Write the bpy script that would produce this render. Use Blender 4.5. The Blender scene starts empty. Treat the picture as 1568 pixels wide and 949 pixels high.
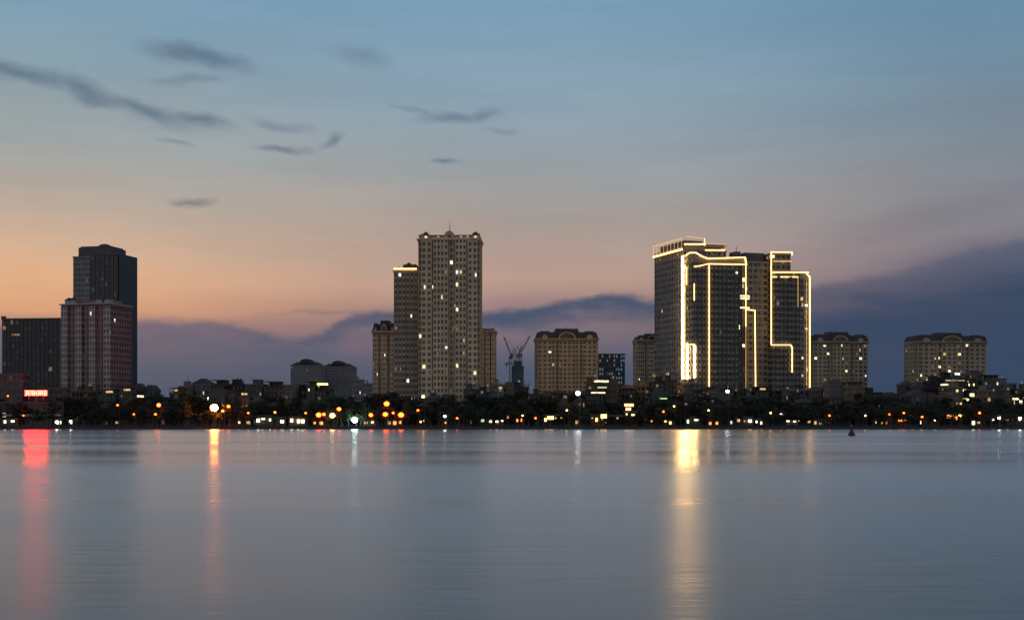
import bpy, math, random
from mathutils import Vector, Matrix
random.seed(7)
R=random
FOC=2178.0; CH=4.0; HY=646.0; CX=784.0
sc=bpy.context.scene
sc.view_settings.view_transform='Standard'
sc.view_settings.look='None'
sc.view_settings.exposure=0

def lin(c):
    return tuple(((v/255)/12.92 if v/255<=0.04045 else ((v/255+0.055)/1.055)**2.4) for v in c)

# ---------------------------------------------------------------- materials
MATS={}
def mat(name,col,rough=0.8,var=0.25,scale=0.25,metal=0.0,stretch=(1,1,0.35)):
    if name in MATS: return MATS[name]
    m=bpy.data.materials.new(name); m.use_nodes=True
    nt=m.node_tree; N=nt.nodes; L=nt.links
    bs=N['Principled BSDF']
    bs.inputs['Roughness'].default_value=rough
    bs.inputs['Metallic'].default_value=metal
    tc=N.new('ShaderNodeTexCoord'); mp=N.new('ShaderNodeMapping')
    mp.inputs['Scale'].default_value=stretch
    nz=N.new('ShaderNodeTexNoise'); nz.inputs['Scale'].default_value=scale
    nz.inputs['Detail'].default_value=3; nz.inputs['Roughness'].default_value=0.65
    L.new(tc.outputs['Object'],mp.inputs[0]); L.new(mp.outputs[0],nz.inputs['Vector'])
    cr=N.new('ShaderNodeValToRGB')
    cr.color_ramp.elements[0].position=0.3; cr.color_ramp.elements[1].position=0.7
    cr.color_ramp.elements[0].color=(*[c*(1-var) for c in col],1)
    cr.color_ramp.elements[1].color=(*[min(1,c*(1+var)) for c in col],1)
    L.new(nz.outputs['Fac'],cr.inputs[0]); L.new(cr.outputs[0],bs.inputs['Base Color'])
    MATS[name]=m; return m
def emi(name,col,st,sample=False):
    if name in MATS: return MATS[name]
    m=bpy.data.materials.new(name); m.use_nodes=True
    nt=m.node_tree; N=nt.nodes; L=nt.links
    bs=N['Principled BSDF']
    bs.inputs['Base Color'].default_value=(0.1,0.1,0.1,1)
    bs.inputs['Emission Color'].default_value=(*col,1)
    bs.inputs['Emission Strength'].default_value=st
    if not sample:
        tc=N.new('ShaderNodeTexCoord'); nz=N.new('ShaderNodeTexNoise'); nz.inputs['Scale'].default_value=0.9; nz.inputs['Detail'].default_value=1
        mr=N.new('ShaderNodeMapRange'); mr.inputs[1].default_value=0.3; mr.inputs[2].default_value=0.7
        mr.inputs[3].default_value=st*0.35; mr.inputs[4].default_value=st*1.5
        L.new(tc.outputs['Object'],nz.inputs['Vector']); L.new(nz.outputs['Fac'],mr.inputs[0]); L.new(mr.outputs[0],bs.inputs['Emission Strength'])
        m.cycles.emission_sampling='NONE'
    MATS[name]=m; return m

GL=mat('window_glass',(0.025,0.03,0.038),0.12,0.3,0.15)
GLB=mat('blue_glass',(0.02,0.03,0.05),0.25,0.3,0.1)
BEI=mat('beige_render',(0.55,0.41,0.27),0.85,0.22,0.12)
BEI2=mat('tan_render',(0.42,0.31,0.205),0.85,0.22,0.12)
PINK=mat('pink_render',(0.23,0.13,0.135),0.85,0.2)
WHI=mat('white_trim',(0.34,0.30,0.305),0.8,0.15)
GRY=mat('grey_concrete',(0.19,0.18,0.175),0.85,0.25)
DGR=mat('dark_cladding',(0.04,0.044,0.054),0.5,0.25)
RGR=mat('brown_grey_render',(0.22,0.19,0.155),0.85,0.2)
BLK=mat('black_cladding',(0.015,0.018,0.024),0.4,0.3)
ROOF=mat('dark_roof_tile',(0.05,0.04,0.04),0.8,0.35,0.6)
TILE=mat('red_roof_tile',(0.10,0.042,0.03),0.8,0.35,0.8)
STEEL=mat('painted_steel',(0.07,0.08,0.09),0.5,0.3)
TANK=mat('stainless_tank',(0.4,0.4,0.4),0.3,0.2,1,0.9)
CUR=mat('curtain',(0.13,0.12,0.105),0.9,0.3)
CUR2=mat('pale_curtain',(0.22,0.2,0.18),0.9,0.3)
PAV=mat('paving',(0.2,0.19,0.17),0.85,0.3)
ASP=mat('asphalt',(0.05,0.05,0.05),0.85,0.3)
STONE=mat('quay_stone',(0.05,0.046,0.042),0.9,0.4,1.0)
GRD=mat('ground_soil',(0.06,0.06,0.045),0.95,0.4,0.05)
PAINT=mat('road_paint',(0.75,0.75,0.72),0.6,0.1)
WALLS=[mat('render_cream',(0.15,0.125,0.09),0.85,0.25),mat('render_grey',(0.08,0.08,0.083),0.85,0.25),
 mat('render_ochre',(0.12,0.078,0.042),0.85,0.25),mat('render_white',(0.16,0.16,0.152),0.85,0.25),
 mat('render_brown',(0.055,0.04,0.03),0.85,0.25),mat('render_green',(0.055,0.075,0.06),0.85,0.25),mat('render_dark',(0.028,0.028,0.032),0.85,0.25)]
WARM=emi('lit_room_warm',(1,0.58,0.25),0.85)
YEL=emi('lit_room_yellow',(1,0.8,0.42),1.7)
WHT=emi('lit_room_white',(0.95,0.95,0.82),1.5)
DIM=emi('lit_room_dim',(1,0.6,0.3),0.18)
BLU=emi('lit_room_blue',(0.35,0.6,0.8),0.22)
LED=emi('led_strip_gold',(1,0.58,0.19),3.6,True)
LEDX=emi('led_strip_gold_bright',(1,0.62,0.22),52,True)
LEDS=emi('led_strip_soft',(1,0.55,0.17),0.9,True)

def pane(lit):
    r=R.random()
    if r<lit:
        return R.choice([WARM,WARM,YEL,WHT,DIM,DIM,YEL])
    if r<lit+0.14: return CUR
    if r<lit+0.19: return CUR2
    if r<lit+0.24: return DIM if R.random()<0.12 else CUR
    return None

# ---------------------------------------------------------------- builder
class B:
    def __init__(s,name): s.name=name; s.parts={}; s.origin=None
    def _p(s,part):
        return s.parts.setdefault(part,{'v':[],'f':[],'m':[],'mats':[]})
    def faces(s,part,m,vs,fs):
        p=s._p(part); b=len(p['v']); p['v'].extend(vs)
        if m not in p['mats']: p['mats'].append(m)
        mi=p['mats'].index(m)
        for f in fs: p['f'].append([b+i for i in f]); p['m'].append(mi)
    def box(s,part,m,F,s0,s1,t0,t1,z0,z1,ins=0,inst=None):
        if inst is None: inst=ins
        if s.origin is None: s.origin=W(F,(s0+s1)/2,(t0+t1)/2,min(z0,z1))
        vs=[W(F,a,b,z0) for a,b in ((s0,t0),(s1,t0),(s1,t1),(s0,t1))]+[W(F,a,b,z1) for a,b in ((s0+ins,t0+inst),(s1-ins,t0+inst),(s1-ins,t1-inst),(s0+ins,t1-inst))]
        s.faces(part,m,vs,[(3,2,1,0),(4,5,6,7),(0,1,5,4),(1,2,6,5),(2,3,7,6),(3,0,4,7)])
    def quad(s,part,m,F,s0,s1,t,z0,z1):
        s.faces(part,m,[W(F,s0,t,z0),W(F,s1,t,z0),W(F,s1,t,z1),W(F,s0,t,z1)],[(0,1,2,3)])
    def beam(s,part,m,p,q,r):
        p=Vector(p);q=Vector(q);d=(q-p).normalized()
        a=d.cross(Vector((0,0,1)))
        if a.length<0.01: a=Vector((1,0,0))
        a.normalize(); c=d.cross(a)
        if s.origin is None: s.origin=tuple(p)
        vs=[]
        for o in (p,q):
            for i,j in ((-1,-1),(1,-1),(1,1),(-1,1)): vs.append(tuple(o+a*r*i+c*r*j))
        s.faces(part,m,vs,[(3,2,1,0),(4,5,6,7),(0,1,5,4),(1,2,6,5),(2,3,7,6),(3,0,4,7)])
    def arch(s,part,m,F,sc_,w,h,t0,t1,z,n=12):
        vs=[]
        for t in (t0,t1):
            for i in range(n+1):
                a=math.pi*i/n
                vs.append(W(F,sc_-math.cos(a)*w/2,t,z+math.sin(a)*h))
        k=n+1
        fs=[list(range(k))[::-1],list(range(k,2*k))]
        for i in range(n): fs.append((i,i+1,k+i+1,k+i))
        fs.append((0,k,2*k-1,k-1))
        s.faces(part,m,vs,fs)
    def cyl(s,part,m,c,r0,r1,z0,z1,n=10):
        if s.origin is None: s.origin=(c[0],c[1],z0)
        vs=[(c[0]+math.cos(2*math.pi*i/n)*r,c[1]+math.sin(2*math.pi*i/n)*r,z) for z,r in ((z0,r0),(z1,r1)) for i in range(n)]
        fs=[(i,(i+1)%n,n+(i+1)%n,n+i) for i in range(n)]+[list(range(n))[::-1],list(range(n,2*n))]
        s.faces(part,m,vs,fs)
    def dome(s,part,m,c,r,h,z,n=12,k=5):
        for i in range(k):
            a0=math.pi/2*i/k;a1=math.pi/2*(i+1)/k
            s.cyl(part,m,c,r*math.cos(a0),max(0.02,r*math.cos(a1)),z+h*math.sin(a0),z+h*math.sin(a1),n)
    def finish(s):
        o=Vector(s.origin)
        e=bpy.data.objects.new(s.name,None); e.location=o; e.empty_display_size=2
        sc.collection.objects.link(e)
        for k,p in s.parts.items():
            me=bpy.data.meshes.new(s.name+'_'+k)
            me.from_pydata([tuple(Vector(v)-o) for v in p['v']],[],p['f'])
            for m in p['mats']: me.materials.append(m)
            me.polygons.foreach_set('material_index',p['m']); me.update()
            ob=bpy.data.objects.new(k,me); sc.collection.objects.link(ob); ob.parent=e
        return e

def W(F,s,t,z):
    c,n=math.cos(F[2]),math.sin(F[2])
    return (F[0]+s*c-t*n, F[1]+s*n+t*c, z)
def FR(px,D,deg=0): return ((px-CX)/FOC*D, D, math.radians(deg))
def sub(F,s,t,dth):
    p=W(F,s,t,0); return (p[0],p[1],F[2]+math.radians(dth))
def S(F,px,t=0):
    u=(px-CX)/FOC;c,n=math.cos(F[2]),math.sin(F[2])
    return (u*(F[1]+t*c)-F[0]+t*n)/(c-u*n)
def Z(F,s,t,py):
    y=F[1]+s*math.sin(F[2])+t*math.cos(F[2]); return CH+(HY-py)/FOC*y

GZ=1.5
def facade(b,F,w,z0,z1,nf,nc,wall,pier=0.4,sp=0.4,lit=0.1,balc=(),ac=0.0,colmat=None,t=0.0,winpart='windows',bandmat=None):
    cw=w/nc; fh=(z1-z0)/nf; pw=cw*pier
    for i in range(nc+1):
        a=max(0.02,i*cw-pw/2); c=min(w-0.02,i*cw+pw/2)
        b.box('piers',(colmat or wall),F,a,c,t,t+0.46,z0,z1)
    for k in range(nf):
        za=z0+k*fh
        b.box('spandrels',bandmat or wall,F,0.03,w-0.03,t+0.1,t+0.47,za,za+fh*sp)
        for i in range(nc):
            m=pane(lit)
            a=i*cw+pw/2; c=(i+1)*cw-pw/2
            if m:
                if R.random()<0.4:
                    if R.random()<0.5: a+= (c-a)*0.5
                    else: c-=(c-a)*0.5
                b.quad(winpart,m,F,a,c,t+0.42,za+fh*sp,za+fh*(0.97 if R.random()<0.7 else 0.8))
            elif cw>2.4:
                b.box('mullions',wall,F,(a+c)/2-0.06,(a+c)/2+0.06,t+0.3,t+0.44,za+fh*sp,za+fh)
            if i in balc:
                b.box('balconies',wall,F,i*cw+pw/2-0.2,(i+1)*cw-pw/2+0.2,t-1.0,t+0.05,za-0.15,za+0.9)
            if R.random()<ac:
                q=R.uniform(a,c-0.6)
                b.box('air_conditioners',WHI,F,q,q+0.9,t-0.45,t+0.05,za+0.1,za+0.7)

def tower(b,F,s0,s1,t0,t1,z0,z1,nf,nc,ncs,wall,glass=None,roof=True,sidelit=None,**kw):
    glass=glass or GL
    b.box('glazing_core',glass,F,s0+0.45,s1-0.45,t0+0.45,t1-0.45,z0,z1-0.05)
    facade(b,sub(F,s0,t0,0),s1-s0,z0,z1,nf,nc,wall,**kw)
    kw2=dict(kw); kw2['balc']=()
    if sidelit is not None: kw2['lit']=sidelit
    facade(b,sub(F,s1-0.03,t0+0.04,90),t1-t0-0.08,z0,z1,nf,ncs,wall,**kw2)
    facade(b,sub(F,s0+0.03,t1-0.04,-90),t1-t0-0.08,z0,z1,nf,ncs,wall,**kw2)
    b.box('rear_wall',wall,F,s0+0.1,s1-0.1,t1-0.5,t1-0.02,z0,z1-0.1)
    if roof:
        b.box('roof_parapet',wall,F,s0-0.3,s1+0.3,t0-0.3,t1+0.3,z1,z1+1.1)

# ================================================================= RIGHT LED TOWERS
b=B('led_lit_apartment_towers')
F=FR(1062,880,18)
w2=S(F,1143); z2=Z(F,10,0,403)
tower(b,F,0,w2-5.2,0,15.7,GZ,z2,27,11,4,RGR,lit=0.02,pier=0.42,sp=0.42,balc=(5,8),colmat=DGR)
tower(b,F,w2-5.15,w2,0.9,15.6,GZ,z2-0.5,27,2,4,BLK,lit=0.12,pier=0.15,sp=0.25,roof=False)
zt=Z(F,w2/2,0,394)
b.box('roof_screen',RGR,F,S(F,1083),w2+0.2,0.3,1.0,z2+1.1,zt)
b.box('roof_screen',RGR,F,0,S(F,1083)-0.02,0.3,1.0,z2+1.1,Z(F,0,0,392))
def led(pts,Fr,t=-0.55,r=0.42,m=None):
    P=[]
    for px,py in pts:
        s=S(Fr,px,t); P.append(W(Fr,s,t,Z(Fr,s,t,py)))
    for p,q in zip(P,P[1:]): b.beam('led_strips',m or LED,p,q,r*0.8)
led([(1049,392),(1056,387),(1066,387),(1074,392),(1084,396),(1141,394),(1143,406)],F)
led([(1063,408),(1072,407),(1084,404),(1142,405)],F,r=0.35)
led([(1086,404),(1086,592)],F,t=-0.9,r=0.36)
led([(1063,528),(1063,578)],F,r=0.5,m=LEDX)
led([(1056,527),(1063,527)],F,r=0.4)
led([(1063,434),(1063,460)],F,r=0.3)
led([(1142,405),(1142,500)],F,r=0.3)
led([(1142,500),(1142,594)],F,r=0.16,m=LEDS)
led([(1142,474),(1156,475),(1157,592)],F,t=-0.6,r=0.36)
Fl=sub(F,0.0,15.7,-90)
for ss,pya,pyb,r,mm in ((1.0,392,580,0.5,LEDX),(6.5,408,436,0.35,LED),(7.5,526,580,0.5,LEDX),(2.2,410,578,0.2,LED)):
    p=W(Fl,ss,-0.5,0); y=p[1]
    b.beam('led_strips',mm,(p[0],p[1],CH+(HY-pya)/FOC*y),(p[0],p[1],CH+(HY-pyb)/FOC*y),r*0.8)
G=sub(F,0,15.75,0)
dR=44; sR=S(G,1112); zR=Z(G,0,0,384)
tower(b,G,-0.1,sR,0.1,dR,GZ,zR,29,9,13,RGR,lit=0.03,sidelit=0.035,pier=0.45,sp=0.42,colmat=GRY)
b.box('roof_frame',RGR,G,-0.4,S(G,1080),-0.2,dR*0.98,zR+1.1,Z(G,0,0,377))
zc=Z(G,0,0,366)
b.box('roof_screen',DGR,G,2,S(G,1078),2,dR-4,Z(G,0,0,377),zc-0.5)
for i in range(12):
    ss=S(G,1050)+(S(G,1110)-S(G,1050))*i/11
    b.box('roof_posts',RGR,G,ss,ss+0.4,0.3,0.7,zR+1.1,zR+4.6)
b.box('roof_frame',RGR,G,S(G,1080)+0.1,sR,0.2,10,zR+3.2,zR+4.8)
Gl=sub(G,-0.1,dR,-90)
def lled(a,c,za,zb,r=0.4,m=None): b.beam('led_strips',m or LED,W(Gl,a,-0.7,za),W(Gl,c,-0.7,zb),r*0.8)
lled(0,dR+0.5,zR+0.9,zR+0.9,0.6); lled(0,dR+0.5,zc+0.4,zc+0.4,0.3,LEDS); lled(0.3,0.3,zR+1,zc,0.25,LEDS)
for i in range(9): lled(dR*i/8,dR*i/8,zR+1.2,zc,0.14,LEDS)
def gled(p0,p1,py0,py1,r=0.4,m=None,t=-0.6):
    s0=S(G,p0,t);s1=S(G,p1,t); b.beam('led_strips',m or LED,W(G,s0,t,Z(G,s0,t,py0)),W(G,s1,t,Z(G,s1,t,py1)),r*0.8)
gled(1048,1080,374,374,0.55); gled(1050,1078,362,365,0.28,LEDS); gled(1080,1110,383,383,0.35); gled(1080,1110,373,374,0.14,LEDS)
gled(1079,1079,365,376,0.2); gled(1110,1110,374,383,0.14,LEDS)
s3a=w2+0.05; s3b=S(F,1182)-0.05; z3=Z(F,s3a,5,402)
tower(b,F,s3a,s3b,5,24,GZ,z3,27,5,5,RGR,lit=0.02,pier=0.25,sp=0.42)
b.box('plant_room',DGR,F,s3a+3,s3b-1,8,18,z3+1.1,Z(F,s3b,8,388))
b.box('plant_room',DGR,F,s3a-5,s3a-1,6,14,z2,Z(F,s3a,8,386)); b.beam('roof_posts',STEEL,W(F,s3a-3,8,z2+5),W(F,s3a-3,8,z2+12),0.15)
for py in (452,456,470): b.quad('windows',YEL,F,s3a-4.5,s3a+2,-0.3,Z(F,s3a,0,py+2.5),Z(F,s3a,0,py))
s4a=S(F,1182); s4b=S(F,1239); z4=Z(F,s4b,0,418)
tower(b,F,s4a,s4b-6.5,0,20,GZ,z4,26,7,6,RGR,lit=0.03,pier=0.3,sp=0.42,colmat=DGR,balc=(1,4))
tower(b,F,s4b-6.45,s4b,0.5,20,GZ,z4-0.4,26,2,6,GRY,lit=0.14,pier=0.3,sp=0.4,roof=False)
z5=Z(F,s4a,2,390)
tower(b,F,s4a+0.3,S(F,1213),2,16,z4+1.1,z5,3,4,4,RGR,lit=0.3,pier=0.4)
led([(1181,528),(1181,385)],F,t=-0.8,r=0.38); led([(1181,386),(1213,386),(1213,391)],F,t=1.4,r=0.35)
led([(1184,400),(1212,400)],F,t=1.4,r=0.4,m=LEDS)
led([(1181,417),(1238,417)],F,t=-0.7,r=0.42); led([(1182,424),(1222,424)],F,t=-0.7,r=0.34)
led([(1222,424),(1222,470)],F,t=-0.7,r=0.16,m=LEDS)
led([(1181,528),(1211,528),(1213,532),(1213,570)],F,t=-1.3,r=0.36)
led([(1235,419),(1240,424),(1240,596)],F,t=-0.7,r=0.42)
led([(1235,430),(1235,590)],F,t=-0.7,r=0.14,m=LEDS)
b.finish()

# ================================================================= CENTRE TOWERS
b=B('high_rise_apartment_tower')
F=FR(640,900,-2)
w=S(F,735); zt=Z(F,0,0,368); d=26
tower(b,F,0,w,1.8,d,GZ,zt-1,30,14,8,BEI2,lit=0.03,pier=0.4,sp=0.42,ac=0.05)
def bay(p0,p1,nc,top,lit=0.1,wl=BEI,t=0.0,**k):
    s0=S(F,p0);s1=S(F,p1)
    tower(b,F,s0,s1,t,2.4,GZ,Z(F,s0,0,top),30,nc,1,wl,lit=lit,pier=0.42,sp=0.42,**k)
bay(645,661,2,371,0.04); bay(663,686,4,366,0.07); bay(697,714,3,366,0.09); bay(716,731,2,371,0.04)
b.box('crown_cornice',BEI,F,-0.8,w+0.8,-0.5,d+0.8,zt+0.2,zt+1.2)
b.box('crown_attic',BEI2,F,0.6,w-0.6,0.8,d-1,zt+1.2,zt+3.0)
b.box('crown_attic',ROOF,F,0.2,w-0.2,0.5,d-0.6,zt+3.0,zt+3.4)
for p in (652,728):
    s=S(F,p)
    b.box('crown_turret',BEI2,F,s-2.2,s+2.2,-0.2,4.2,zt+1.2,zt+3.4)
    b.box('crown_turret_roof',ROOF,F,s-2.5,s+2.5,-0.5,4.5,zt+3.41,zt+5.4,1.9)
    b.cyl('crown_turret',STEEL,W(F,s,2,0)[:2],0.15,0.05,zt+5,zt+6.8,6)
    b.arch('crown_lunette',YEL,F,s,1.6,1.2,-0.35,-0.25,zt+1.6)
for p in (645,734): b.box('crown_finial',BEI2,F,S(F,p)-0.7,S(F,p)+0.7,0,1.6,zt+1.2,zt+4.4,0.4)
for p,ww,h in ((688,6.5,3.6),(671,3,1.6),(706,3,1.6),(716,3,1.6)):
    s=S(F,p); b.arch('crown_pediment',BEI2,F,s,ww,h,0.1,5,zt+1.2+(1.2 if ww>5 else 0.6))
    b.box('crown_pediment',BEI2,F,s-ww/2,s+ww/2,0.1,0.75,zt+1.21,zt+1.2+(1.2 if ww>5 else 0.6))
    b.arch('crown_lunette',WARM if ww<4 else CUR,F,s,ww*0.4,h*0.5,-0.05,0.05,zt+1.8)
b.cyl('spire',STEEL,W(F,S(F,688),4,0)[:2],0.3,0.06,zt+5,Z(F,20,4,338),6)
b.finish()

b=B('crown_lit_apartment_tower')
F=FR(603,915,-2); w=S(F,640.5)
zt=Z(F,0,0,418)
tower(b,F,0,w-0.3,0,24,GZ,zt,26,6,8,BEI2,lit=0.06,pier=0.42,sp=0.42,balc=(2,),colmat=RGR)
b.box('crown_cornice',BEI,F,-0.6,w-0.4,-0.7,24.5,zt+1.2,zt+2.2)
b.beam('crown_lights',emi('crown_light',(1,0.6,0.2),3.5,True),W(F,0,-1,zt+2.6),W(F,w-1,-1,zt+2.6),0.4)
b.box('penthouse',ROOF,F,5,w-0.6,2,18,zt+2.2,Z(F,0,0,404),1)
b.box('penthouse_dormer',ROOF,F,w*0.5,w*0.7,2,8,Z(F,0,0,404),Z(F,0,0,401.5),1)
b.box('penthouse_dormer',BEI2,F,2,4,1,4,zt+2.2,zt+4.2,0.5)
b.finish()

def domed(name,p0,p1,ybody,ytop,D,deg=0,nf=19,nc=12,wall=BEI2,lit=0.07,depth=22,arch=True,base=GZ):
    b=B(name); F=FR(p0,D,deg); w=S(F,p1); zb=Z(F,0,0,ybody); zp=Z(F,0,0,ytop); H=zp-zb
    tower(b,F,0,w,1.6,depth,base,zb,nf,nc,7,BEI2,lit=lit*0.6,pier=0.45,sp=0.45,ac=0.05)
    for a,c,n in ((0.02,0.26,3),(0.36,0.64,4),(0.74,0.98,3)):
        tower(b,F,w*a,w*c,0,2.2,base,zb-0.3,nf,n,1,wall,lit=lit*0.6,pier=0.42,sp=0.45,roof=False)
    b.box('cornice',wall,F,-0.9,w+0.9,-0.8,depth+0.9,zb+1.1,zb+1.9)
    b.box('mansard_roof',ROOF,F,-0.3,w+0.3,0.2,depth,zb+1.9,zb+1.9+(H-1.9)*0.62,1.5)
    for c in (0.14,0.86):
        b.box('corner_pavilion',ROOF,F,w*(c-0.12),w*(c+0.12),-0.4,7,zb+1.9,zb+1.9+(H-1.9)*0.72,w*0.05)
        b.arch('dormer',BEI2,F,w*c,w*0.10,H*0.28,-0.6,2,zb+1.9)
    if arch:
        b.arch('arched_gable',ROOF,F,w/2,w*0.36,H*0.66,-0.3,3,zb+1.9)
        b.arch('arched_gable_trim',wall,F,w/2,w*0.28,H*0.5,-0.5,-0.3,zb+1.9)
        b.arch('arched_gable_glass',GL,F,w/2,w*0.23,H*0.42,-0.62,-0.52,zb+1.9)
        b.box('roof_plateau',ROOF,F,w*0.26,w*0.74,3,16,zb+1.9,zp,w*0.06)
    b.cyl('mast',STEEL,W(F,w*0.5,9,0)[:2],0.12,0.05,zp,zp+3.5,5)
    b.finish()
domed('mansard_apartment_block',821,916,522,502,1000,2,nc=13,lit=0.1)
domed('mansard_apartment_block',1244,1330,526,507,1100,8,nc=12,lit=0.1)
domed('mansard_apartment_block',1403,1512,526,508,1050,8,nc=13,lit=0.13)
domed('mansard_apartment_block',976,1020,524,510,1080,4,nc=6,lit=0.03,arch=True)
domed('mansard_apartment_block',735.5,758,510,501,1000,-2,nc=4,wall=BEI,lit=0.06,arch=False)
domed('mansard_apartment_block',570,606,511,490,960,-3,nc=6,wall=BEI,lit=0.05,arch=True)

def domed_far(p0,p1,yb,yt,D):
    b=B('distant_domed_apartment'); F=FR(p0,D,-3); w=S(F,p1); zb=Z(F,0,0,yb); zp=Z(F,0,0,yt)
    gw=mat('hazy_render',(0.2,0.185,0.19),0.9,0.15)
    tower(b,F,0,w,0,30,GZ,zb,20,12,8,gw,lit=0.03,pier=0.45,sp=0.5)
    b.box('mansard_roof',ROOF,F,-0.5,w+0.5,0,30,zb+1.1,zb+(zp-zb)*0.6,w*0.18)
    b.arch('arched_gable',ROOF,F,w/2,w*0.45,(zp-zb)*0.55,2,20,zb+(zp-zb)*0.45)
    b.finish()
domed_far(445,491,561,549,1600); domed_far(494,540,563,552,1650)
def slabfar(p0,p1,top,D,wl,nf=8,nc=8):
    b=B('distant_apartment_block'); F=FR(p0,D,R.uniform(-8,8)); w=S(F,p1)
    tower(b,F,0,w,0,18,GZ,Z(F,0,0,top),nf,nc,5,wl,lit=0.03,pier=0.4,sp=0.5)
    b.box('stair_room',wl,F,w*0.3,w*0.5,3,9,Z(F,0,0,top),Z(F,0,0,top)+4); b.finish()
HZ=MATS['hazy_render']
slabfar(541,556,582,1500,HZ); slabfar(556,570,588,1450,HZ); slabfar(413,446,590,1400,HZ,6,12)

# ================================================================= LEFT TOWERS
b=B('dark_glass_office_tower')
F0=FR(112,1003,-12); wA=S(F0,139)
tower(b,F0,0,wA,0,28,GZ,Z(F0,0,0,395),32,7,8,GRY,lit=0.01,pier=0.5,sp=0.5,glass=GLB)
tower(b,F0,wA+0.05,S(F0,181),-0.6,28,GZ,Z(F0,0,0,392),32,6,14,DGR,glass=GLB,lit=0.0,pier=0.1,sp=0.18,colmat=BLK)
s1=S(F0,181)
b.box('parapet',DGR,F0,S(F0,118),S(F0,168),2,24,Z(F0,0,0,395),Z(F0,0,0,379))
b.box('parapet',BLK,F0,S(F0,120),S(F0,166),3,22,Z(F0,0,0,379),Z(F0,0,0,377))
b.dome('roof_dish',DGR,W(F0,S(F0,152),8,0)[:2],4.5,2.0,Z(F0,0,0,377))
b.box('roof_fins',BLK,F0,s1+0.5,s1+0.9,0,27,GZ,Z(F0,s1,0,391))
b.finish()

b=B('pink_apartment_tower')
F=FR(93,900,-16)
w=S(F,168); zt=Z(F,0,0,470)
tower(b,F,0,w,1.5,26,GZ,zt,20,10,8,PINK,lit=0.02,pier=0.4,sp=0.42,colmat=PINK)
for a,c in ((0.0,0.13),(0.30,0.42),(0.58,0.70),(0.87,1.0)):
    tower(b,F,w*a+0.01,w*c-0.01,0,2.2,GZ,zt+0.4,20,2,1,WHI,lit=0.035,pier=0.4,sp=0.42,roof=False)
b.box('cornice',WHI,F,-0.8,w+0.8,-0.8,27,zt+1.15,zt+1.9)
for p in (102,108,150,163):
    s=S(F,p); b.box('roof_pavilion',WHI,F,s-2,s+2,1,5,zt+1.9,zt+4.2); b.box('roof_pavilion',ROOF,F,s-2.4,s+2.4,0.6,5.4,zt+4.2,zt+6,2.0)
b.box('roof_plant',PINK,F,w*0.25,w*0.9,6,20,zt+1.9,zt+4.5)
b.finish()

b=B('dark_office_block')
F=FR(3,950,-8); w=S(F,93); zt=Z(F,0,0,490)
tower(b,F,0,w,0,30,GZ,zt,18,14,9,BLK,glass=GLB,lit=0.0,pier=0.12,sp=0.3)
b.box('roof_fin',DGR,F,-0.3,2.4,-0.5,1.2,zt,zt+2.6)
b.quad('windows',DIM,F,S(F,18),S(F,31),-0.05,Z(F,0,0,514),Z(F,0,0,511))
b.finish()

# ---- lakeside building with red sign
b=B('lakeside_hotel')
F=FR(-30,832,0)
MAR=mat('maroon_render',(0.11,0.075,0.075),0.8,0.2)
tower(b,F,0,S(F,97),0,18,GZ,Z(F,0,0,618),3,16,4,MAR,lit=0.04,pier=0.2,sp=0.25)
tower(b,F,0,S(F,30),5,18,Z(F,0,0,617),Z(F,0,0,574),4,8,4,MAR,lit=0.02,pier=0.3,sp=0.4)
tower(b,F,S(F,33),S(F,92),12,20,Z(F,0,0,617),Z(F,0,0,595),2,9,4,MAR,lit=0.02,pier=0.3,sp=0.4)
b.box('canopy',WHI,F,2,S(F,95),-3,0,Z(F,0,0,637),Z(F,0,0,634))
b.finish()
b=B('red_neon_sign')
s0,s1=S(F,38),S(F,72); zA,zB=Z(F,0,0,605),Z(F,0,0,598)
b.box('sign_board',BLK,F,s0-0.6,s1+0.6,0.0,0.2,zA-0.4,zB+0.4)
NE=emi('neon_red',(1,0.009,0.0055),110,True)
cw=(s1-s0)/11
for i in range(11):
    x0=s0+cw*(i+0.16); x1=s0+cw*(i+0.84)
    k=R.choice([(1,1,1,0,1),(1,1,0,1,0),(1,0,1,1,1),(0,1,1,1,1),(1,1,1,1,0)])
    if k[0]: b.beam('neon_letters',NE,W(F,x0,-0.45,zA),W(F,x0,-0.45,zB),0.2)
    if k[1]: b.beam('neon_letters',NE,W(F,x1,-0.45,zA),W(F,x1,-0.45,zB),0.2)
    if k[2]: b.beam('neon_letters',NE,W(F,x0,-0.46,zB),W(F,x1,-0.46,zB),0.2)
    if k[3]: b.beam('neon_letters',NE,W(F,x0,-0.47,(zA+zB)/2),W(F,x1,-0.47,(zA+zB)/2),0.2)
    if k[4]: b.beam('neon_letters',NE,W(F,x0,-0.46,zA),W(F,x1,-0.46,zA),0.2)
for p in (44,55,66): b.box('support',STEEL,F,S(F,p)-0.15,S(F,p)+0.15,0.25,0.6,Z(F,0,0,617),zB)
b.finish()

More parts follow.
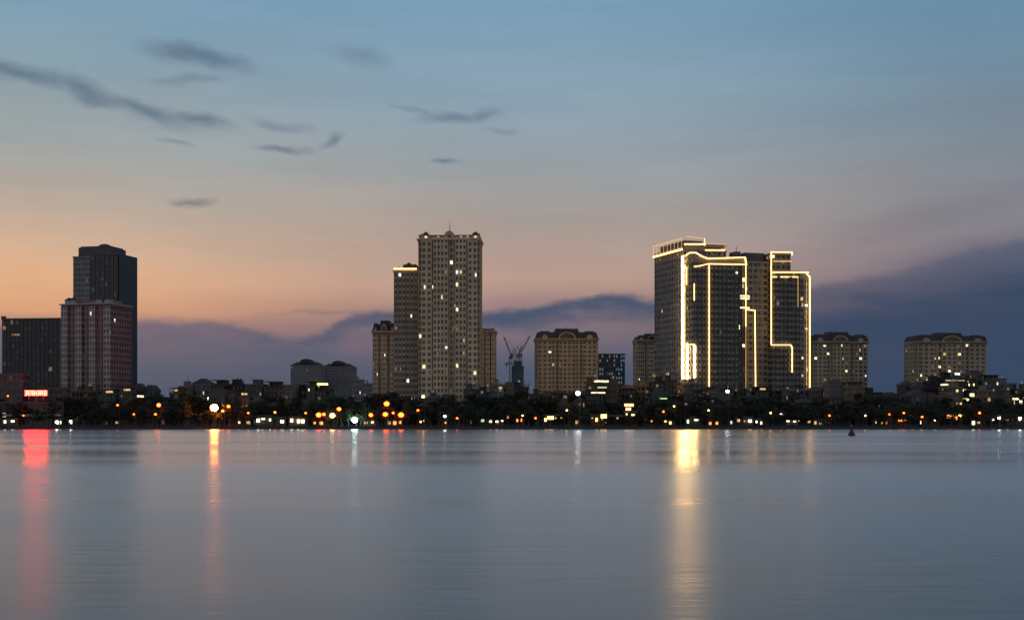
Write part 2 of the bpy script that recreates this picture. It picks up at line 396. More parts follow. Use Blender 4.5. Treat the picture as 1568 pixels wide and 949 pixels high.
# ================================================================= MID-DISTANCE
b=B('blue_lit_office'); F=FR(917,1300,3)
tower(b,F,0,S(F,957),0,20,GZ,Z(F,0,0,543),16,11,6,DGR,glass=GLB,lit=0.0,pier=0.25,sp=0.4)
for k in range(36):
    fh=(Z(F,0,0,543)-GZ)/16; cwk=S(F,957)/11
    i=R.randrange(11); kk=R.randrange(8,16)
    b.quad('lit_windows',R.choice([BLU,BLU,BLU,DIM]),F,i*cwk+0.3*cwk,(i+1)*cwk-0.2*cwk,0.3,GZ+kk*fh+0.42*fh,GZ+kk*fh+0.95*fh)
b.finish()
b=B('building_under_construction'); F=FR(766,1300,0)
TEAL=mat('safety_net_teal',(0.06,0.11,0.125),0.9,0.4,0.3)
wd=S(F,811)
for k in range(11):
    z=GZ+k*3.6
    b.box('floor_slabs',GRY,F,0,wd,0,18,z,z+0.4)
    for i in range(8): b.box('columns',GRY,F,wd*i/7.2,wd*i/7.2+0.6,0.3,0.9,z+0.4,z+3.6)
b.box('safety_net',TEAL,F,wd*0.4,wd*0.8,-0.5,-0.3,GZ,Z(F,0,0,560))
b.box('lift_core',TEAL,F,wd*0.46,wd*0.74,4,12,GZ,Z(F,0,0,552))
for i in range(8):
    s=R.uniform(0,wd); z=Z(F,0,0,R.uniform(560,588)); b.quad('work_lights',BLU,F,s,s+0.9,-0.7,z,z+0.9)
b.finish()
def crane(pm,pyb,pt,pyt,D):
    b=B('luffing_tower_crane'); F=FR(pm,D,0); k=1.2
    zt=Z(F,0,0,pyb)
    for a in (-k,k):
        for c in (-k,k): b.beam('mast',STEEL,W(F,a,c,GZ),W(F,a,c,zt),0.28)
    z=GZ; q=1
    while z<zt-3:
        b.beam('mast_bracing',STEEL,W(F,-k*q,-k,z),W(F,k*q,-k,z+3),0.15); b.beam('mast_bracing',STEEL,W(F,-k,k*q,z),W(F,-k,-k*q,z+3),0.15)
        b.beam('mast_bracing',STEEL,W(F,-k,-k,z+3),W(F,k,-k,z+3),0.15); z+=3; q=-q
    b.box('cab',STEEL,F,-1.6,1.6,-1.6,1.6,zt,zt+2.4)
    tip=Vector(W(F,S(F,pt),0,Z(F,0,0,pyt))); p0=Vector(W(F,0,0,zt+2))
    dr=(tip-p0).normalized(); up=Vector((-dr.z,0,dr.x)); 
    if up.z<0: up=-up
    pts0=[p0+(tip-p0)*i/12 for i in range(13)]; pts1=[p+up*(1.6*(1-i/14)) for i,p in enumerate(pts0)]
    b.beam('jib',STEEL,pts0[0],tip,0.25); b.beam('jib',STEEL,pts1[0],pts1[-1],0.22)
    for i in range(12): b.beam('jib_lattice',STEEL,pts0[i],pts1[i+1],0.12); b.beam('jib_lattice',STEEL,pts1[i],pts0[i],0.12)
    sg=-1 if pt>pm else 1
    b.beam('counter_jib',STEEL,p0,p0+Vector((sg*8,0,0.5)),0.4); b.box('counterweight',GRY,F,sg*8-1.2,sg*8+1.2,-1,1,zt,zt+2.6)
    ap=p0+Vector((sg*3,0,8)); b.beam('a_frame',STEEL,p0,ap,0.25); b.beam('a_frame',STEEL,p0+Vector((sg*7,0,0)),ap,0.2); b.beam('pendant',STEEL,ap,tip,0.1)
    b.finish()
crane(782,549,771,515,1300); crane(797,546,812,514,1310); crane(789,560,800,528,1290)

# ================================================================= TOWNHOUSES
prof=[(0,590),(30,598),(92,598),(180,603),(196,596),(228,600),(240,615),(262,606),(268,592),(300,588),(350,588),(372,590),(412,584),(420,594),(505,592),(515,612),(560,608),(600,612),(640,612),(700,606),(712,590),(752,592),(756,584),(808,588),(822,604),(895,600),(905,586),(935,584),(945,600),(975,590),(1005,582),(1050,586),(1100,596),(1180,602),(1245,600),(1260,588),(1305,586),(1320,600),(1360,604),(1400,586),(1442,580),(1450,570),(1508,570),(1520,584),(1568,588),(1640,590)]
def prf(x):
    for (a,p),(c,q) in zip(prof,prof[1:]):
        if a<=x<=c: return p+(q-p)*(x-a)/(c-a)
    return 595
def townhouse(px,wpx,top,D,lit=0.14):
    b=B('townhouse'); F=FR(px,D,R.uniform(-6,6)); w=wpx*D/FOC; z1=Z(F,0,0,top)
    wall=R.choice(WALLS); nf=max(2,round((z1-GZ)/3.6)); nc=max(2,round(w/2.6)); d=R.uniform(9,15)
    tower(b,F,0,w,0,d,GZ,z1,nf,nc,4,wall,lit=lit,pier=R.uniform(0.25,0.5),sp=R.uniform(0.28,0.45),balc=tuple(i for i in range(nc) if R.random()<0.4),ac=0.15)
    r=R.random()
    if r<0.3:
        h=R.uniform(2,3.6); mr=R.choice([TILE,ROOF])
        b.box('hip_roof',mr,F,-0.6,w+0.6,-0.6,d+0.6,z1+1.15,z1+1.15+h,min(w,d)*0.42)
    elif r<0.5:
        b.box('awning_roof',ROOF,F,-0.3,w+0.3,-0.5,d*0.8,z1+3.6,z1+3.9)
        for i in range(4): b.box('posts',STEEL,F,w*i/3.3,w*i/3.3+0.15,0,0.2,z1+1.1,z1+3.6)
        b.box('roof_room',wall,F,w*0.3,w,3,d*0.8,z1+1.1,z1+3.6)
        if R.random()<0.3: b.quad('windows',WARM,F,w*0.4,w*0.8,2.9,z1+1.8,z1+3)
    else:
        a=R.uniform(0,0.5)
        b.box('roof_room',wall,F,w*a,w*(a+0.45),2,7,z1+1.1,z1+3.8); b.box('roof_room',ROOF,F,w*a-0.3,w*(a+0.45)+0.3,1.7,7.3,z1+3.8,z1+4.0)
        p=W(F,w*R.uniform(0.2,0.8),3,0); b.cyl('water_tank',TANK,p[:2],0.8,0.8,z1+4.05,z1+5.6,10)
        if R.random()<0.5: b.beam('antenna',STEEL,W(F,w*0.6,3,z1+3.8),W(F,w*0.6,3,z1+7.5),0.08)
    b.finish()
x=-40
while x<1610:
    wp=R.uniform(13,30)
    if not (-40<x<96): townhouse(x,wp*0.97,prf(min(1600,max(0,x+wp/2)))+R.uniform(0,11),R.uniform(868,900),0.03)
    x+=wp
x=100
while x<1610:
    wp=R.uniform(12,26)
    if R.random()<0.8: townhouse(x,wp*0.95,min(634,prf(min(1600,x+wp/2))+R.uniform(16,36)),R.uniform(840,856),0.06)
    x+=wp
b=B('long_flat_roofed_hall'); F=FR(378,960,0)
tower(b,F,0,S(F,504),0,24,GZ,Z(F,0,0,594),5,26,5,WALLS[3],lit=0.02,pier=0.2,sp=0.5)
b.quad('roof_sign',YEL,F,S(F,484),S(F,503),-0.4,Z(F,0,0,592),Z(F,0,0,588)); b.finish()
b=B('domed_pavilion'); F=FR(354,940,0); c=W(F,S(F,363),6,0)
b.cyl('drum',WALLS[0],c[:2],3.6,3.6,GZ,Z(F,0,0,588),16); b.dome('dome',WALLS[0],c[:2],3.8,4.2,Z(F,0,0,588),16); b.finish()
b=B('long_tiled_roof_hall'); F=FR(268,980,0)
tower(b,F,0,S(F,345),0,18,GZ,Z(F,0,0,597),5,18,5,WALLS[0],lit=0.02,pier=0.3,sp=0.5)
b.box('hip_roof',ROOF,F,-1,S(F,346),-1,19,Z(F,0,0,597)+1.1,Z(F,0,0,588),8); b.finish()
b=B('terraced_hotel'); F=FR(1438,862,4); w=S(F,1512)
for k,(y0,y1,ins) in enumerate(((650,622,0),(622,606,1.5),(606,592,3),(592,578,5))):
    zz0=max(GZ,Z(F,0,0,y0)); zz1=Z(F,0,0,y1)-1.1
    tower(b,F,ins,w-ins,ins*1.2,20,zz0,zz1,2,12,5,WALLS[6],lit=0.22,pier=0.15,sp=0.3)
    b.beam('terrace_lights',emi('terrace_light',(1,0.7,0.3),1.1),W(F,ins+1,ins*1.2-0.5,zz1-0.4),W(F,w*0.6,ins*1.2-0.5,zz1-0.4),0.15)
b.finish()

# ================================================================= CAFES
C_Y=emi('cafe_light_yellow',(1,0.55,0.16),4,True); C_W=emi('cafe_light_white',(1,0.85,0.52),7.0,True); C_O=emi('cafe_light_orange',(1,0.27,0.06),3,True); C_G=emi('cafe_light_green',(0.6,0.9,0.45),0.9,True)
def cafe(px,wpx,top,m,D=822):
    b=B('lakeside_cafe'); F=FR(px,D,0); w=wpx*D/FOC; z1=Z(F,0,0,top); wl=R.choice(WALLS)
    b.box('rear_wall',wl,F,0,w,5,5.4,GZ,z1+1.5); b.box('side_walls',wl,F,0,0.3,0.2,5,GZ,z1); b.box('side_walls',wl,F,w-0.3,w,0.2,5,GZ,z1)
    b.box('roof',R.choice([TILE,ROOF]),F,-0.5,w+0.5,-1.2,5.8,z1+0.05,z1+1.2,0.6)
    n=max(2,int(w/3))
    for i in range(n+1): b.box('posts',BLK,F,(w-0.2)*i/n,(w-0.2)*i/n+0.2,-0.1,0.1,GZ,z1)
    b.box('counter',wl,F,0.4,w-0.4,0.3,0.9,GZ,GZ+1.0)
    for i in range(n):
        if R.random()<0.9:
            a=(w/n)*(i+R.uniform(0.05,0.4)); c=a+(w/n)*R.uniform(0.2,0.6); zt=z1-R.uniform(0.1,1.0); zb=zt-R.uniform(0.5,2.2)
            b.quad('lit_interior',R.choice([m,m,m,YEL,WARM]),F,a,c,R.uniform(0.8,3.5),max(GZ+0.9,zb),zt)
    for i in range(n*2):
        s=R.uniform(0.4,w-0.8); b.box('tables',BLK,F,s,s+0.7,-3,-2.3,GZ,GZ+0.75)
    b.finish()
for px,wpx,top,m in [(2,22,643,C_W),(84,10,643,C_W),(104,14,645,C_Y),(362,22,643,C_Y),(388,30,639,C_W),(418,20,641,C_W),(442,26,640,C_W),(478,18,643,C_O),(556,20,643,C_Y),(590,26,643,C_O),(735,20,641,C_G),(758,14,643,C_W),(790,14,640,C_O),(832,32,637,C_Y),(878,22,641,C_Y),(903,24,638,C_Y),(932,22,638,C_W),(956,20,632,C_W),(985,18,641,C_O),(1008,24,643,C_Y),(1050,22,641,C_W),(1084,20,644,C_O),(1128,26,641,C_W),(1156,18,643,C_W),(1204,18,642,C_W),(1222,22,642,C_W),(1246,16,644,C_O),(1340,26,643,C_O),(1372,22,640,C_O),(1420,20,641,C_W),(1444,38,636,C_O),(1488,20,643,C_W),(1518,20,640,C_W),(1540,30,639,C_W),(1580,30,640,C_W),(640,14,643,C_Y),(672,14,644,C_O)]:
    cafe(px,wpx,top,m)
def billboard(px,py,w,h,m,D):
    b=B('lit_shop_sign'); F=FR(px,D,0); k=D/FOC
    z=Z(F,0,0,py); b.box('frame',BLK,F,-0.3,w*k+0.3,0.05,0.5,z-0.3,z+h*k+0.3); b.quad('lit_panel',m,F,0,w*k,0,z,z+h*k)
    b.box('post',STEEL,F,w*k/2-0.2,w*k/2+0.2,0.55,0.9,GZ,z); b.finish()
for a in [(956,622,14,4,C_Y,832),(910,585,22,3,YEL,862),(905,602,22,2,YEL,862),(915,594,14,2,C_G,862),(1010,611,12,2,C_G,850),(958,630,8,6,C_Y,831),(988,645,10,6,C_O,831),(1056,612,5,5,WHT,850),(838,642,10,5,C_Y,819),(885,632,5,5,C_O,850),(920,640,9,6,C_Y,819),(1440,590,24,2.5,YEL,858),(1442,603,22,2.5,YEL,858),(1485,607,7,5,YEL,850),(1550,612,10,3,YEL,850),(1450,640,14,5,C_O,819),(1390,640,10,5,C_O,830),(1462,574,8,3.5,WHT,855),(210,608,10,3,YEL,865),(484,590,18,3.5,C_Y,950),(776,640,5,5,C_O,830),(1506,608,9,5,YEL,860)]:
    billboard(*a)

# ================================================================= LAMPS
def uvs(r,n=8,k=4,sq=1):
    vs=[];fs=[]
    for i in range(k+1):
        for j in range(n):
            a=math.pi*i/k;p=2*math.pi*j/n; vs.append((r*math.sin(a)*math.cos(p),r*math.sin(a)*math.sin(p),r*sq*math.cos(a)))
    for i in range(k):
        for j in range(n): fs.append((i*n+j,(i+1)*n+j,(i+1)*n+(j+1)%n,i*n+(j+1)%n))
    return vs,fs
def lamp(px,py,m,r=0.4,D=801.9):
    r*=1.2
    b=B('street_lamp'); F=FR(px,D,0); z=Z(F,0,0,py); k=D/FOC
    c=W(F,0.9,0.6,0)
    b.cyl('pole',STEEL,c[:2],0.13,0.08,GZ,z+0.6,8); b.cyl('base',STEEL,c[:2],0.3,0.2,GZ,GZ+0.6,8)
    b.beam('arm',STEEL,(c[0],c[1],z+0.6),W(F,0,0,z+r+0.12),0.06)
    b.box('head_housing',STEEL,F,-r*0.5,r*0.5,-r*0.5,r*0.5,z+r*0.85,z+r*0.85+0.2,0.05)
    vs,fs=uvs(r,8,4,0.85); o=W(F,0,0,z)
    b.faces('lamp_glass',m,[(v[0]+o[0],v[1]+o[1],v[2]+o[2]) for v in vs],fs); b.finish()
LO=emi('sodium_lamp',(1,0.10,0.010),11,True); LOB=emi('sodium_lamp_bright',(1,0.24,0.035),170,True); LW=emi('white_lamp',(0.95,0.95,0.9),22,True); LC=emi('cyan_white_lamp',(0.6,1,0.9),50,True); LY=emi('warm_lamp',(1,0.5,0.13),20,True)
lamp(328,624,LOB,1.9)
lamp(543,643,LC,1.4)
for px,py,m,r in [(243,620,LO,1.0),(350,622,LO,.8),(341,629,LO,.7),(238,634,LO,.6),(488,635,LO,1.25),(496,634,LO,.8),(509,636,LY,1.25),(519,626,LO,1.0),(568,635,LO,1.0),(592,618,LO,1.3),(590,634,LO,1.2),(614,635,LO,1.35),(602,632,LO,.6),(648,607,LY,.7),(640,628,LO,.55),(380,632,LO,.5),(421,631,LO,.6),(468,632,LO,.5),(681,637,LW,.6),(700,640,LO,.5),(800,636,LY,.4),(820,640,LO,.5),(868,628,LY,.4),(885,602,LW,1.1),(1114,599,LW,.8),(1032,622,LY,.4),(1016,630,LO,.5),(1085,628,LY,.4),(1180,632,LY,.4),(1196,634,LW,.4),(1270,636,LO,.5),(1325,636,LY,.35),(1362,634,LO,.5),(1384,632,LO,.5),(1412,638,LO,.5),(1470,636,LY,.6),(1500,632,LO,.6),(1530,640,LW,.6),(1562,640,LW,.65),(87,646,LW,.75),(108,645,LW,.6),(36,636,LO,.4),(12,606,LO,.4),(180,620,LO,.5),(205,634,LO,.45)]:
    lamp(px,py,m,r)

# ================================================================= TREES
LEAF=[mat('foliage_a',(0.02,0.026,0.013),0.8,0.5,1.2),mat('foliage_b',(0.036,0.042,0.02),0.8,0.5,1.2)]
BARK=mat('bark',(0.05,0.04,0.03),0.9,0.4,2)
def treemesh(i,h,cr,cb):
    v=[];f=[];mi=[]
    def limb(p,q,r0,r1,n=6):
        p=Vector(p);q=Vector(q);d=(q-p).normalized();a=d.cross(Vector((0.3,1,0.1))).normalized();c=d.cross(a)
        k=len(v)
        for o,r in ((p,r0),(q,r1)):
            for j in range(n):
                t=2*math.pi*j/n; v.append(tuple(o+a*math.cos(t)*r+c*math.sin(t)*r))
        for j in range(n): f.append((k+j,k+(j+1)%n,k+n+(j+1)%n,k+n+j)); mi.append(2)
    lean=Vector((R.uniform(-.6,.6),R.uniform(-.6,.6),0))
    fork=Vector((0,0,cb))+lean
    limb((0,0,0),fork,0.32,0.2)
    cl=[]
    for j in range(11):
        a=2*math.pi*j/11*2+R.uniform(-.4,.4); rr=cr*R.uniform(0.25,0.85); z=R.uniform(cb+0.8,h-1.2)
        rr*= 1-0.45*max(0,(z-cb)/(h-cb)-0.4)
        q=Vector((math.cos(a)*rr,math.sin(a)*rr,z))+lean
        limb(fork+Vector((0,0,R.uniform(-.5,1))),q,0.12,0.04,5); cl.append((q,R.uniform(1.2,2.1)))
    cl.append((Vector((0,0,h-1.3))+lean,1.6)); limb(fork,cl[-1][0],0.15,0.04)
    for q,r in cl:
        for n in range(90):
            d=Vector((R.gauss(0,1),R.gauss(0,1),R.gauss(0,0.75))); d=d.normalized()*r*R.random()**0.45*1.15; d.z*=0.75
            p=q+d; s=R.uniform(0.24,0.52)
            a=Vector((R.gauss(0,1),R.gauss(0,1),R.gauss(0,1))).normalized(); c=a.orthogonal().normalized()
            k=len(v)
            v.extend([tuple(p-a*s),tuple(p-c*s*0.6),tuple(p+a*s),tuple(p+c*s*0.6)]); f.append((k,k+1,k+2,k+3)); mi.append(0 if n%3 else 1)
    me=bpy.data.meshes.new('tree_mesh'); me.from_pydata(v,[],f)
    for m in LEAF+[BARK]: me.materials.append(m)
    me.polygons.foreach_set('material_index',mi); me.update(); return me
TM=[treemesh(i,*p) for i,p in enumerate([(11,4.2,3.9),(12.5,4.6,4.2),(9.5,4.4,3.7),(13,3.6,4),(10.5,5,3.8),(11.5,3.8,3.7)])]
row=bpy.data.objects.new('shoreline_tree_row',None); row.location=(0,815,GZ); sc.collection.objects.link(row)
def tree(px,D,s,n=[0]):
    o=bpy.data.objects.new('tree_%d'%n[0],R.choice(TM)); n[0]+=1
    o.parent=row; X=(px-CX)/FOC*D
    o.location=(X,D-815,0); o.scale=(s*R.uniform(.85,1.15),s*R.uniform(.85,1.15),s); o.rotation_euler=(0,0,R.uniform(0,6.28)); sc.collection.objects.link(o)
x=-60
while x<1640:
    open_=(390<x<470) or (830<x<860) or (905<x<975) or (1040<x<1065) or (0<x<120) or (1130<x<1165)
    if not(open_ and R.random()<0.8): tree(x,R.uniform(804.5,807),R.uniform(0.66,1.12))
    x+=R.uniform(7,13)
x=-60
while x<1640:
    dense=(200<x<370) or (500<x<720) or (1060<x<1400)
    if R.random()<(1 if dense else .75): tree(x,R.uniform(829,836),R.uniform(1.05,1.45))
    x+=R.uniform(7,13)
for x in range(-60,1640,9):
    if R.random()<0.6: tree(x+R.uniform(-6,6),R.uniform(858,866),R.uniform(1.2,1.7))

# ================================================================= GROUND, ROAD, QUAY, WATER
def sheet(name,m,x0,x1,y0,y1,z,zb=None):
    me=bpy.data.meshes.new(name)
    if zb is None: me.from_pydata([(x0,y0,z),(x1,y0,z),(x1,y1,z),(x0,y1,z)],[],[(0,1,2,3)])
    else:
        me.from_pydata([(x0,y0,zb),(x1,y0,zb),(x1,y1,zb),(x0,y1,zb),(x0,y0,z),(x1,y0,z),(x1,y1,z),(x0,y1,z)],[],[(3,2,1,0),(4,5,6,7),(0,1,5,4),(1,2,6,5),(2,3,7,6),(3,0,4,7)])
    me.materials.append(m); o=bpy.data.objects.new(name,me); sc.collection.objects.link(o); return o
sheet('ground',GRD,-9000,9000,801,16000,GZ-0.12)
sheet('quay_wall',STONE,-3000,3000,800,801.2,GZ+0.05,-2)
sheet('lakeside_pavement',PAV,-3000,3000,801.2,805.5,GZ,GZ-0.4)
sheet('road',ASP,-3000,3000,805.6,814.5,GZ-0.112)
sheet('far_pavement',PAV,-3000,3000,814.6,821,GZ,GZ-0.4)
b=B('road_markings')
for i in range(-120,120): b.faces('dashes',PAINT,[(i*6,810,GZ-0.108),(i*6+3,810,GZ-0.108),(i*6+3,810.15,GZ-0.108),(i*6,810.15,GZ-0.108)],[(0,1,2,3)])
b.origin=(0,810,GZ); b.finish()
b=B('quay_railing'); b.origin=(0,801.6,GZ)
b.beam('rail',STEEL,(-450,801.6,GZ+1.0),(450,801.6,GZ+1.0),0.05); b.beam('rail',STEEL,(-450,801.6,GZ+0.5),(450,801.6,GZ+0.5),0.03)
for i in range(-150,150): b.beam('post',STEEL,(i*3,801.6,GZ),(i*3,801.6,GZ+1.05),0.05)
b.finish()
b=B('channel_marker_buoy'); D=415; c=((1304-CX)/FOC*D,D)
BR=mat('buoy_paint',(0.07,0.02,0.015),0.5,0.3,2)
b.cyl('float',BLK,c,0.95,1.05,-0.3,0.55,16); b.cyl('hull_cone',BR,c,0.95,0.28,0.55,2.1,16); b.cyl('mast',STEEL,c,0.12,0.12,2.1,2.6,8)
b.cyl('topmark',BR,c,0.28,0.28,2.45,2.95,10); b.cyl('lantern',emi('buoy_lantern',(1,0.1,0.05),0.6),c,0.12,0.08,2.95,3.15,8)
b.cyl('collar',STEEL,c,1.12,1.12,0.2,0.34,16); b.finish()

# water
m=bpy.data.materials.new('lake_water'); m.use_nodes=True; nt=m.node_tree;N=nt.nodes;L=nt.links
N.remove(N['Principled BSDF']); mo=N['Material Output']
gl=N.new('ShaderNodeBsdfGlossy'); gl.distribution='MULTI_GGX'; gl.inputs['Color'].default_value=(1.0,0.95,0.93,1)
df=N.new('ShaderNodeBsdfDiffuse'); df.inputs['Color'].default_value=(0.03,0.055,0.065,1)
fr=N.new('ShaderNodeFresnel'); fr.inputs['IOR'].default_value=1.33
mx=N.new('ShaderNodeMixShader'); L.new(fr.outputs[0],mx.inputs[0]); L.new(df.outputs[0],mx.inputs[1]); L.new(gl.outputs[0],mx.inputs[2]); L.new(mx.outputs[0],mo.inputs[0])
tc=N.new('ShaderNodeTexCoord')
def noise(scale,st,det=3,rot=0):
    mp=N.new('ShaderNodeMapping'); mp.inputs['Scale'].default_value=st; mp.inputs['Rotation'].default_value=(0,0,rot); L.new(tc.outputs['Object'],mp.inputs[0])
    n=N.new('ShaderNodeTexNoise'); n.inputs['Scale'].default_value=scale; n.inputs['Detail'].default_value=det; L.new(mp.outputs[0],n.inputs['Vector']); return n
n1=noise(1,(0.006,0.03,1),3)
mr=N.new('ShaderNodeMapRange'); mr.inputs[1].default_value=0.35; mr.inputs[2].default_value=0.65; mr.inputs[3].default_value=-0.035; mr.inputs[4].default_value=0.045
L.new(n1.outputs['Fac'],mr.inputs[0])
# the breeze ruffles the near half of the lake more than the sheltered far part
sx=N.new('ShaderNodeSeparateXYZ'); L.new(tc.outputs['Object'],sx.inputs[0])
ay=N.new('ShaderNodeMath'); ay.operation='MULTIPLY_ADD'; L.new(n1.outputs['Fac'],ay.inputs[0]); ay.inputs[1].default_value=60; L.new(sx.outputs[1],ay.inputs[2])
m2=N.new('ShaderNodeMapRange'); m2.interpolation_type='SMOOTHSTEP'; L.new(ay.outputs[0],m2.inputs[0]); m2.inputs[1].default_value=130; m2.inputs[2].default_value=180; m2.inputs[3].default_value=0.285; m2.inputs[4].default_value=0.20
ad=N.new('ShaderNodeMath'); ad.operation='ADD'; L.new(mr.outputs[0],ad.inputs[0]); L.new(m2.outputs[0],ad.inputs[1])
L.new(ad.outputs[0],gl.inputs['Roughness'])
n2=noise(1,(0.45,1.1,1),5,0.25)
n3=noise(1,(0.10,0.26,1),3,-0.2)
am=N.new('ShaderNodeMath'); am.operation='MULTIPLY_ADD'; L.new(n3.outputs['Fac'],am.inputs[0]); am.inputs[1].default_value=1.6; L.new(n2.outputs['Fac'],am.inputs[2])
bp=N.new('ShaderNodeBump'); bp.inputs['Strength'].default_value=0.5; bp.inputs['Distance'].default_value=0.075
L.new(am.outputs[0],bp.inputs['Height']); L.new(bp.outputs[0],gl.inputs['Normal'])
o=sheet('lake_water',m,-3000,3000,-300,800.5,0)
sheet('lake_bed',GRD,-3000,3000,-320,801,-4)

# ================================================================= SKY
w=bpy.data.worlds.new('World'); sc.world=w; w.use_nodes=True; nt=w.node_tree;N=nt.nodes;L=nt.links
try: w.cycles.sampling_method='NONE'
except Exception as ex: print(ex)
for n in list(N): N.remove(n)
out=N.new('ShaderNodeOutputWorld')
tc=N.new('ShaderNodeTexCoord'); sp=N.new('ShaderNodeSeparateXYZ'); L.new(tc.outputs['Generated'],sp.inputs[0])
def setin(i,v):
    if isinstance(v,(int,float)): i.default_value=v
    else: L.new(v,i)
def M(op,a,b_=None,c=None,cl=False):
    n=N.new('ShaderNodeMath'); n.operation=op; n.use_clamp=cl; setin(n.inputs[0],a)
    if b_ is not None: setin(n.inputs[1],b_)
    if c is not None: setin(n.inputs[2],c)
    return n.outputs[0]
def SS(v,a,b_,lo=0,hi=1):
    n=N.new('ShaderNodeMapRange'); n.interpolation_type='SMOOTHSTEP'; setin(n.inputs[0],v); n.inputs[1].default_value=a;n.inputs[2].default_value=b_;n.inputs[3].default_value=lo;n.inputs[4].default_value=hi; return n.outputs[0]
def MIX(f,a,b_):
    n=N.new('ShaderNodeMix'); n.data_type='RGBA'; setin(n.inputs[0],f)
    for i,v in ((6,a),(7,b_)):
        if isinstance(v,tuple): n.inputs[i].default_value=(*v,1)
        else: L.new(v,n.inputs[i])
    return n.outputs[2]
x,y,z=sp.outputs
hyp=M('SQRT',M('ADD',M('MULTIPLY',x,x),M('MULTIPLY',y,y)))
T=M('MAXIMUM',M('DIVIDE',z,M('MAXIMUM',hyp,0.001)),0.0)
A=M('ARCTAN2',x,y)
cmb=N.new('ShaderNodeCombineXYZ'); L.new(A,cmb.inputs[0]); L.new(T,cmb.inputs[1])
def wn(sx,sy,det=4,seed=0,rough=0.55):
    mp=N.new('ShaderNodeMapping'); mp.inputs['Scale'].default_value=(sx,sy,1); mp.inputs['Location'].default_value=(seed,seed*1.7,0); L.new(cmb.outputs[0],mp.inputs[0])
    n=N.new('ShaderNodeTexNoise'); n.inputs['Scale'].default_value=1; n.inputs['Detail'].default_value=det; n.inputs['Roughness'].default_value=rough; L.new(mp.outputs[0],n.inputs['Vector']); return n
nb=wn(4,18,3,3.1)
Tw=M('MAXIMUM',M('ADD',T,M('MULTIPLY',M('SUBTRACT',nb.outputs['Fac'],0.5),0.03)),0)
fac=M('DIVIDE',Tw,M('ADD',Tw,0.3))
def ramp(stops,hi=((86,106,128),(72,92,116))):
    n=N.new('ShaderNodeValToRGB'); L.new(fac,n.inputs[0]); e=n.color_ramp.elements
    st=[]
    for py,c in stops:
        t=(646-py)/FOC; st.append((t/(t+0.3),lin(c)))
    st+= [(0.72,lin(hi[0])),(1.0,lin(hi[1]))]
    e[0].position=st[0][0]; e[0].color=(*st[0][1],1); e[1].position=st[-1][0]; e[1].color=(*st[-1][1],1)
    for p,c in st[1:-1]:
        q=e.new(p); q.color=(*c,1)
    return n.outputs[0]
left=ramp([(640,(78,88,106)),(590,(84,92,110)),(560,(96,97,114)),(530,(116,104,116)),(505,(158,124,120)),(480,(218,160,122)),(440,(222,172,132)),(400,(208,172,143)),(350,(190,168,150)),(300,(174,164,154)),(230,(158,164,163)),(120,(137,161,174)),(0,(118,154,178))])
cen=ramp([(640,(70,84,106)),(570,(78,88,109)),(540,(92,94,113)),(515,(116,104,118)),(490,(132,112,120)),(465,(160,132,130)),(430,(186,154,140)),(380,(180,157,146)),(320,(164,156,151)),(250,(149,159,165)),(120,(134,160,178)),(0,(120,157,183))])
rig=ramp([(640,(56,74,96)),(560,(58,72,96)),(500,(64,74,98)),(450,(80,88,110)),(415,(102,104,122)),(380,(122,118,130)),(330,(132,131,139)),(270,(127,135,146)),(180,(118,137,153)),(90,(109,141,164)),(0,(98,137,165))])
bk=ramp([(640,(176,158,144)),(500,(182,165,154)),(300,(168,165,164)),(0,(136,152,168))],((114,138,162),(90,118,146)))
col=MIX(SS(A,-0.36,0.02,1,0),cen,left)
col=MIX(SS(A,0.04,0.38),col,rig)
col=MIX(SS(M('ABSOLUTE',A),0.7,1.6),col,bk)
wv=wn(3.5,20,4,8.3,0.6)
hs=N.new('ShaderNodeVectorMath'); hs.operation='SCALE'; L.new(col,hs.inputs[0]); L.new(SS(wv.outputs['Fac'],0.3,0.7,0.95,1.06),hs.inputs[3]); col=hs.outputs[0]
def cv(px,py):
    u=(px-CX)/FOC; a=math.atan(u); return a,(646-py)/FOC*math.cos(a)
tops=[(-300,500),(120,492),(200,486),(300,487),(370,497),(440,512),(490,505),(540,478),(600,470),(660,480),(740,474),(800,466),(870,457),(930,447),(975,450),(1020,458),(1240,436),(1300,424),(1380,410),(1430,392),(1490,378),(1568,364),(1800,340)]
rn=N.new('ShaderNodeValToRGB'); L.new(M('ADD',M('MULTIPLY',A,1.0),0.5),rn.inputs[0]); e=rn.color_ramp.elements
pts=[(cv(*p)[0]+0.5,cv(*p)[1]*5) for p in tops]
e[0].position=pts[0][0]; e[0].color=(pts[0][1],)*3+(1,); e[1].position=min(1,pts[-1][0]); e[1].color=(pts[-1][1],)*3+(1,)
for p,v in pts[1:-1]:
    q=e.new(p); q.color=(v,v,v,1)
H=M('DIVIDE',rn.outputs[0],5.0)
ne=wn(34,60,4,1.3,0.6); nf_=wn(9,50,4,5.5)
H=M('ADD',H,M('MULTIPLY',M('SUBTRACT',ne.outputs['Fac'],0.5),0.014))
dlt=M('SUBTRACT',H,T)
jit=M('MULTIPLY',M('SUBTRACT',nf_.outputs['Fac'],0.5),0.03)
mk=M('MULTIPLY',SS(dlt,-0.001,0.006),SS(M('ADD',dlt,jit),0.006,0.026,1,0.0))
ccol=MIX(SS(A,-0.3,-0.02),lin((96,96,117)),lin((66,82,108)))
mk=M('MULTIPLY',mk,SS(A,-0.26,0.0,0.7,0.95))
mk=M('MULTIPLY',mk,SS(M('ABSOLUTE',A),0.6,1.0,1,0))
mk=M('MULTIPLY',mk,SS(A,0.12,0.24,1,0.35))
col=MIX(mk,col,ccol)
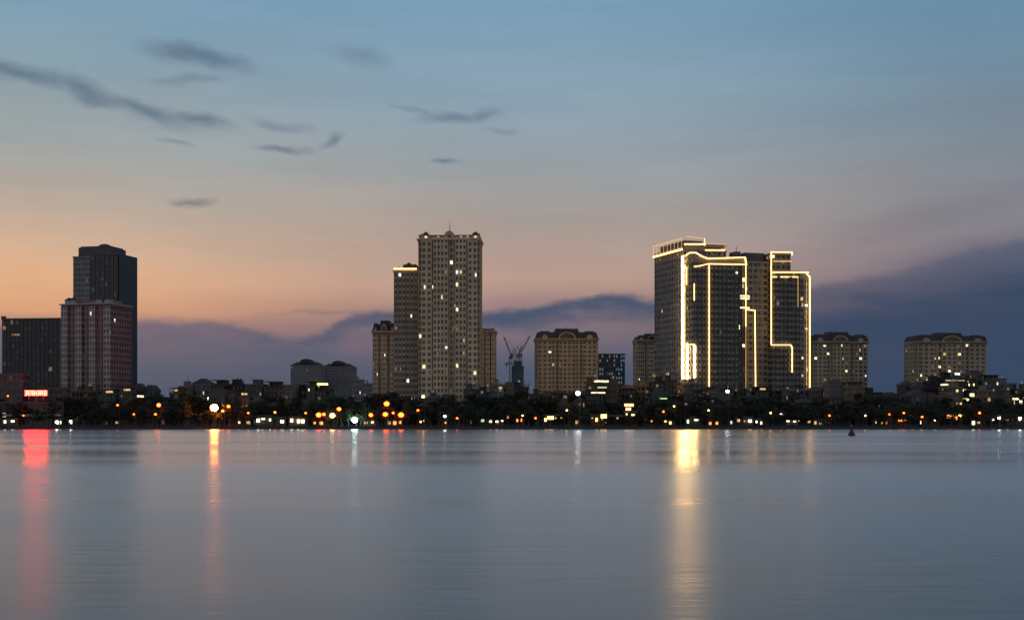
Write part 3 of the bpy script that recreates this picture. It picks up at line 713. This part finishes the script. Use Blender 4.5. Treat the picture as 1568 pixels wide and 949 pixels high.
# the right-hand bank: soft, layered, denser towards its base
mR=M('MULTIPLY',M('MULTIPLY',SS(M('ADD',dlt,jit),-0.012,0.036),SS(A,0.12,0.22)),SS(A,0.6,1.0,1,0))
lay=SS(nf_.outputs['Fac'],0.35,0.65,0.75,1.0)
col=MIX(M('MULTIPLY',mR,lay),col,lin((54,71,98)))
wp=wn(22,40,3,2.2,0.6)
vm=N.new('ShaderNodeVectorMath'); vm.operation='SUBTRACT'; L.new(wp.outputs['Color'],vm.inputs[0]); vm.inputs[1].default_value=(0.5,0.5,0.5)
vs_=N.new('ShaderNodeVectorMath'); vs_.operation='MULTIPLY'; L.new(vm.outputs[0],vs_.inputs[0]); vs_.inputs[1].default_value=(0.045,0.016,0)
va=N.new('ShaderNodeVectorMath'); va.operation='ADD'; L.new(cmb.outputs[0],va.inputs[0]); L.new(vs_.outputs[0],va.inputs[1])
acc=None
for px,py,rx,ry,ang,st in [(30,112,95,19,-10,.8),(130,140,90,18,-17,.8),(215,168,90,17,-16,.8),(300,185,65,12,-6,.8),(305,88,100,20,-9,.8),(285,125,60,10,5,.4),(555,88,70,22,-6,.4),(432,225,46,7,-3,.7),(500,214,26,12,32,.65),(690,180,80,12,0,.65),(742,176,34,14,12,.6),(640,172,40,7,-14,.4),(684,247,30,7,0,.75),(295,309,38,8,0,.7),(430,188,50,10,-8,.45),(285,218,34,6,-5,.45),(770,205,34,7,-8,.35),(420,530,190,7,-3,.35),(500,478,110,5,3,.4),(1430,330,240,34,12,.3)]:
    a,t=cv(px,py)
    mp=N.new('ShaderNodeMapping'); mp.vector_type='TEXTURE'; mp.inputs['Location'].default_value=(a,t,0); mp.inputs['Rotation'].default_value=(0,0,math.radians(ang)); mp.inputs['Scale'].default_value=(rx/FOC,ry/FOC,1)
    L.new(va.outputs[0],mp.inputs[0]); ln=N.new('ShaderNodeVectorMath'); ln.operation='LENGTH'; L.new(mp.outputs[0],ln.inputs[0])
    v=SS(ln.outputs['Value'],0.0,1.25,st,0)
    acc=v if acc is None else M('MAXIMUM',acc,v)
cc=MIX(SS(T,0.1,0.22),lin((110,104,116)),lin((88,108,130)))
col=MIX(M('MULTIPLY',acc,0.95),col,cc)
bg=N.new('ShaderNodeBackground'); L.new(col,bg.inputs[0]); bg.inputs[1].default_value=1.0
sky=N.new('ShaderNodeTexSky'); sky.sky_type='NISHITA'; sky.sun_disc=False; sky.sun_elevation=math.radians(-3); sky.sun_rotation=math.radians(-60)
bg2=N.new('ShaderNodeBackground'); L.new(sky.outputs[0],bg2.inputs[0]); bg2.inputs[1].default_value=0.05
ad=N.new('ShaderNodeAddShader'); L.new(bg.outputs[0],ad.inputs[0]); L.new(bg2.outputs[0],ad.inputs[1]); L.new(ad.outputs[0],out.inputs[0])

sl=bpy.data.lights.new('sun','SUN'); sl.energy=0.1; sl.angle=math.radians(30); sl.color=(1,0.7,0.55)
so=bpy.data.objects.new('sun',sl); sc.collection.objects.link(so)
so.rotation_euler=(math.radians(80),0,math.radians(-60))
# ================================================================= CAMERA
cd=bpy.data.cameras.new('camera'); cam=bpy.data.objects.new('camera',cd); sc.collection.objects.link(cam)
cd.sensor_width=36; cd.lens=FOC/1568*36; cd.shift_y=(646-474.5)/1568; cd.clip_start=0.5; cd.clip_end=30000
cam.location=(0,0,CH); cam.rotation_euler=(math.radians(90),0,0); sc.camera=cam
